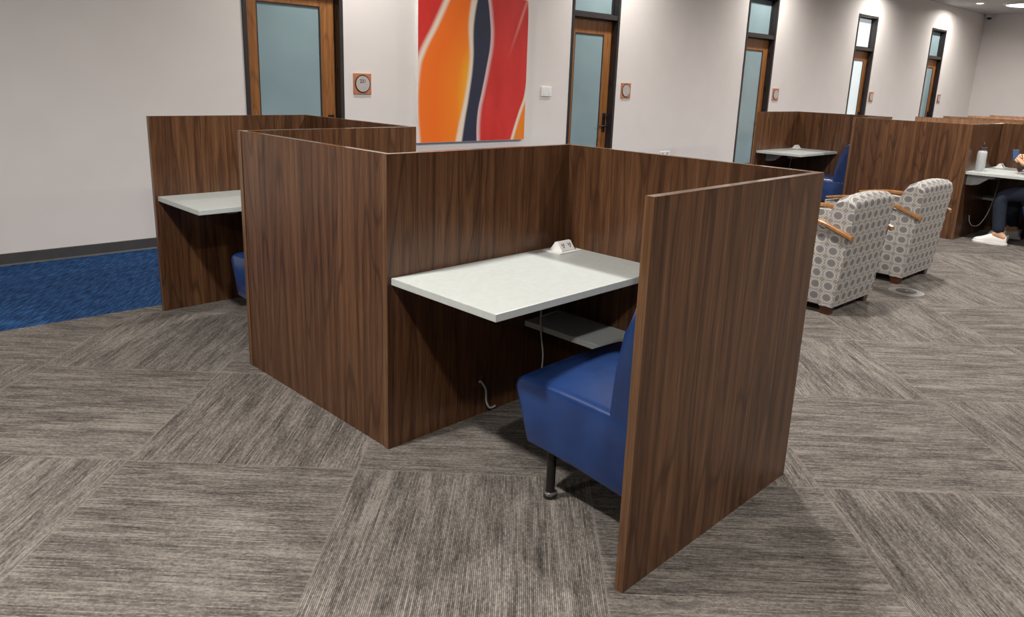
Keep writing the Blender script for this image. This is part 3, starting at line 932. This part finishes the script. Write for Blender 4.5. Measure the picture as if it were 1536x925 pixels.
        sh = obj('sneaker', bm, M['shoe'], body, smooth=1.0)
        bm = BM()
        out = [(.018, -.092), (.038, -.07), (.043, -.02), (.043, .04), (.050, .10), (.054, .15), (.046, .195), (.024, .222), (0, .228)]
        pts = out+[(-x, y) for x, y in out[::-1][1:]]+[(0, -.097)]
        prism(bm, pts, 'z', 0, .026, .004, 2, sel='caps')
        for v in bm.verts: v.co = Matrix.Rotation(yaw, 3, 'Z') @ v.co + Vector((ax, ay, 0))
        obj('sole', bm, M['shoe'], sh, smooth=.8)
        bm = BM(); box(bm, (-.024, -.094, .06), (.024, -.078, .112), .005, 2)
        for v in bm.verts: v.co = Matrix.Rotation(yaw, 3, 'Z') @ v.co + Vector((ax, ay, 0))
        obj('heel_tab', bm, M['shoegrey'], sh, smooth=.8)
        bm = BM()
        for q in range(4):
            y = .045+.021*q; z = .116-.0105*q
            tube(bm, smooth_path([(-.026, y, z-.012), (0, y+.003, z+.001), (.026, y, z-.012)], 4), .004, 6)
        tube(bm, smooth_path([(0, .04, .116), (-.018, .035, .127), (-.03, .045, .114)], 4), .0032, 6)
        tube(bm, smooth_path([(0, .04, .116), (.018, .035, .129), (.028, .05, .115)], 4), .0032, 6)
        for v in bm.verts: v.co = Matrix.Rotation(yaw, 3, 'Z') @ v.co + Vector((ax, ay, 0))
        obj('laces', bm, M['shoe'], sh, smooth=3.2)
    return r
person()
# phone held in the left hand
r = empty('phone', W(O2, R2, .292, -.365, .862), 0); tag(r, 'dark phone with a bluish screen held in the raised hand', 'phone')
r.rotation_euler = (math.radians(-12), 0, math.radians(-32))
bm = BM(); box(bm, (-.040, -.0045, 0), (.040, .0045, .125), .004, 2); obj('case', bm, M['phone'], r)
bm = BM(); box(bm, (-.037, -.0052, .004), (.037, -.0043, .121)); obj('screen', bm, M['screen'], r)

# ------------------------------------------------------------------ lights
LIGHT_W = 1.0
def downlight(x, y, power, label, size=.14, spread=150, rad=.075):
    r = empty('ceiling_downlight', (x, y, CEIL)); tag(r, label, 'ceiling light', 'recessed ceiling downlights')
    bm = BM(); lathe(bm, [(rad, .0), (rad+.018, .0), (rad+.018, -.006), (rad+.004, -.008), (rad, -.004)], seg=28); obj('trim_ring', bm, M['dome'], r, smooth=.6)
    bm = BM(); lathe(bm, [(0, -.003), (rad, -.003)], seg=28); obj('lens', bm, M['lens'], r)
    ld = bpy.data.lights.new('downlight_lamp', 'AREA'); ld.shape = 'DISK'; ld.size = size; ld.energy = power*LIGHT_W; ld.color = (1, .955, .90); ld.spread = math.radians(spread)
    lo = bpy.data.objects.new('downlight_lamp', ld); lo.location = (0, 0, -.03); link(lo, r)
    return r
SP = 3.87
for y, x0, n, spr, pw, where in ((5.97, 19.36, 5, 165, (38, 38, 38, 38, 40), 'by the wall'),
                                (2.6, 19.36, 7, 165, (95, 95, 95, 95, 98, 115, 80), 'above the carrel rows'),
                                (-.8, 19.36, 7, 165, (115, 115, 115, 100, 52, 95, 70), 'over the open floor'),
                                (-4.2, 19.36, 6, 165, (20,)*6, 'along the far side')):
    for k in range(n):
        downlight(x0-SP*k, y, pw[k], 'recessed round downlight %s nearest the far corner' % where if k == 0 else 'recessed round downlight %s, further from the corner' % where, spread=spr, size=.2)
r = empty('ceiling_lamp', (19.75, 5.2, CEIL)); tag(r, 'large bright round ceiling lamp at the top right edge', 'ceiling light')
bm = BM(); lathe(bm, [(.36, 0), (.42, 0), (.42, -.03), (.36, -.045)], seg=40); obj('rim', bm, M['dome'], r, smooth=.6)
bm = BM(); lathe(bm, [(0, -.075), (.15, -.07), (.28, -.055), (.36, -.03)], seg=40); obj('diffuser', bm, M['lens'], r, smooth=1.0)

w = bpy.data.worlds.new('World'); SC.world = w; w.use_nodes = True
w.node_tree.nodes['Background'].inputs[0].default_value = (.9, .95, 1, 1)
w.node_tree.nodes['Background'].inputs[1].default_value = .05

SC.view_settings.view_transform = 'Standard'
SC.view_settings.look = 'None'
SC.view_settings.gamma = 1
SC.view_settings.exposure = 0.0
SC.view_settings.use_curve_mapping = False
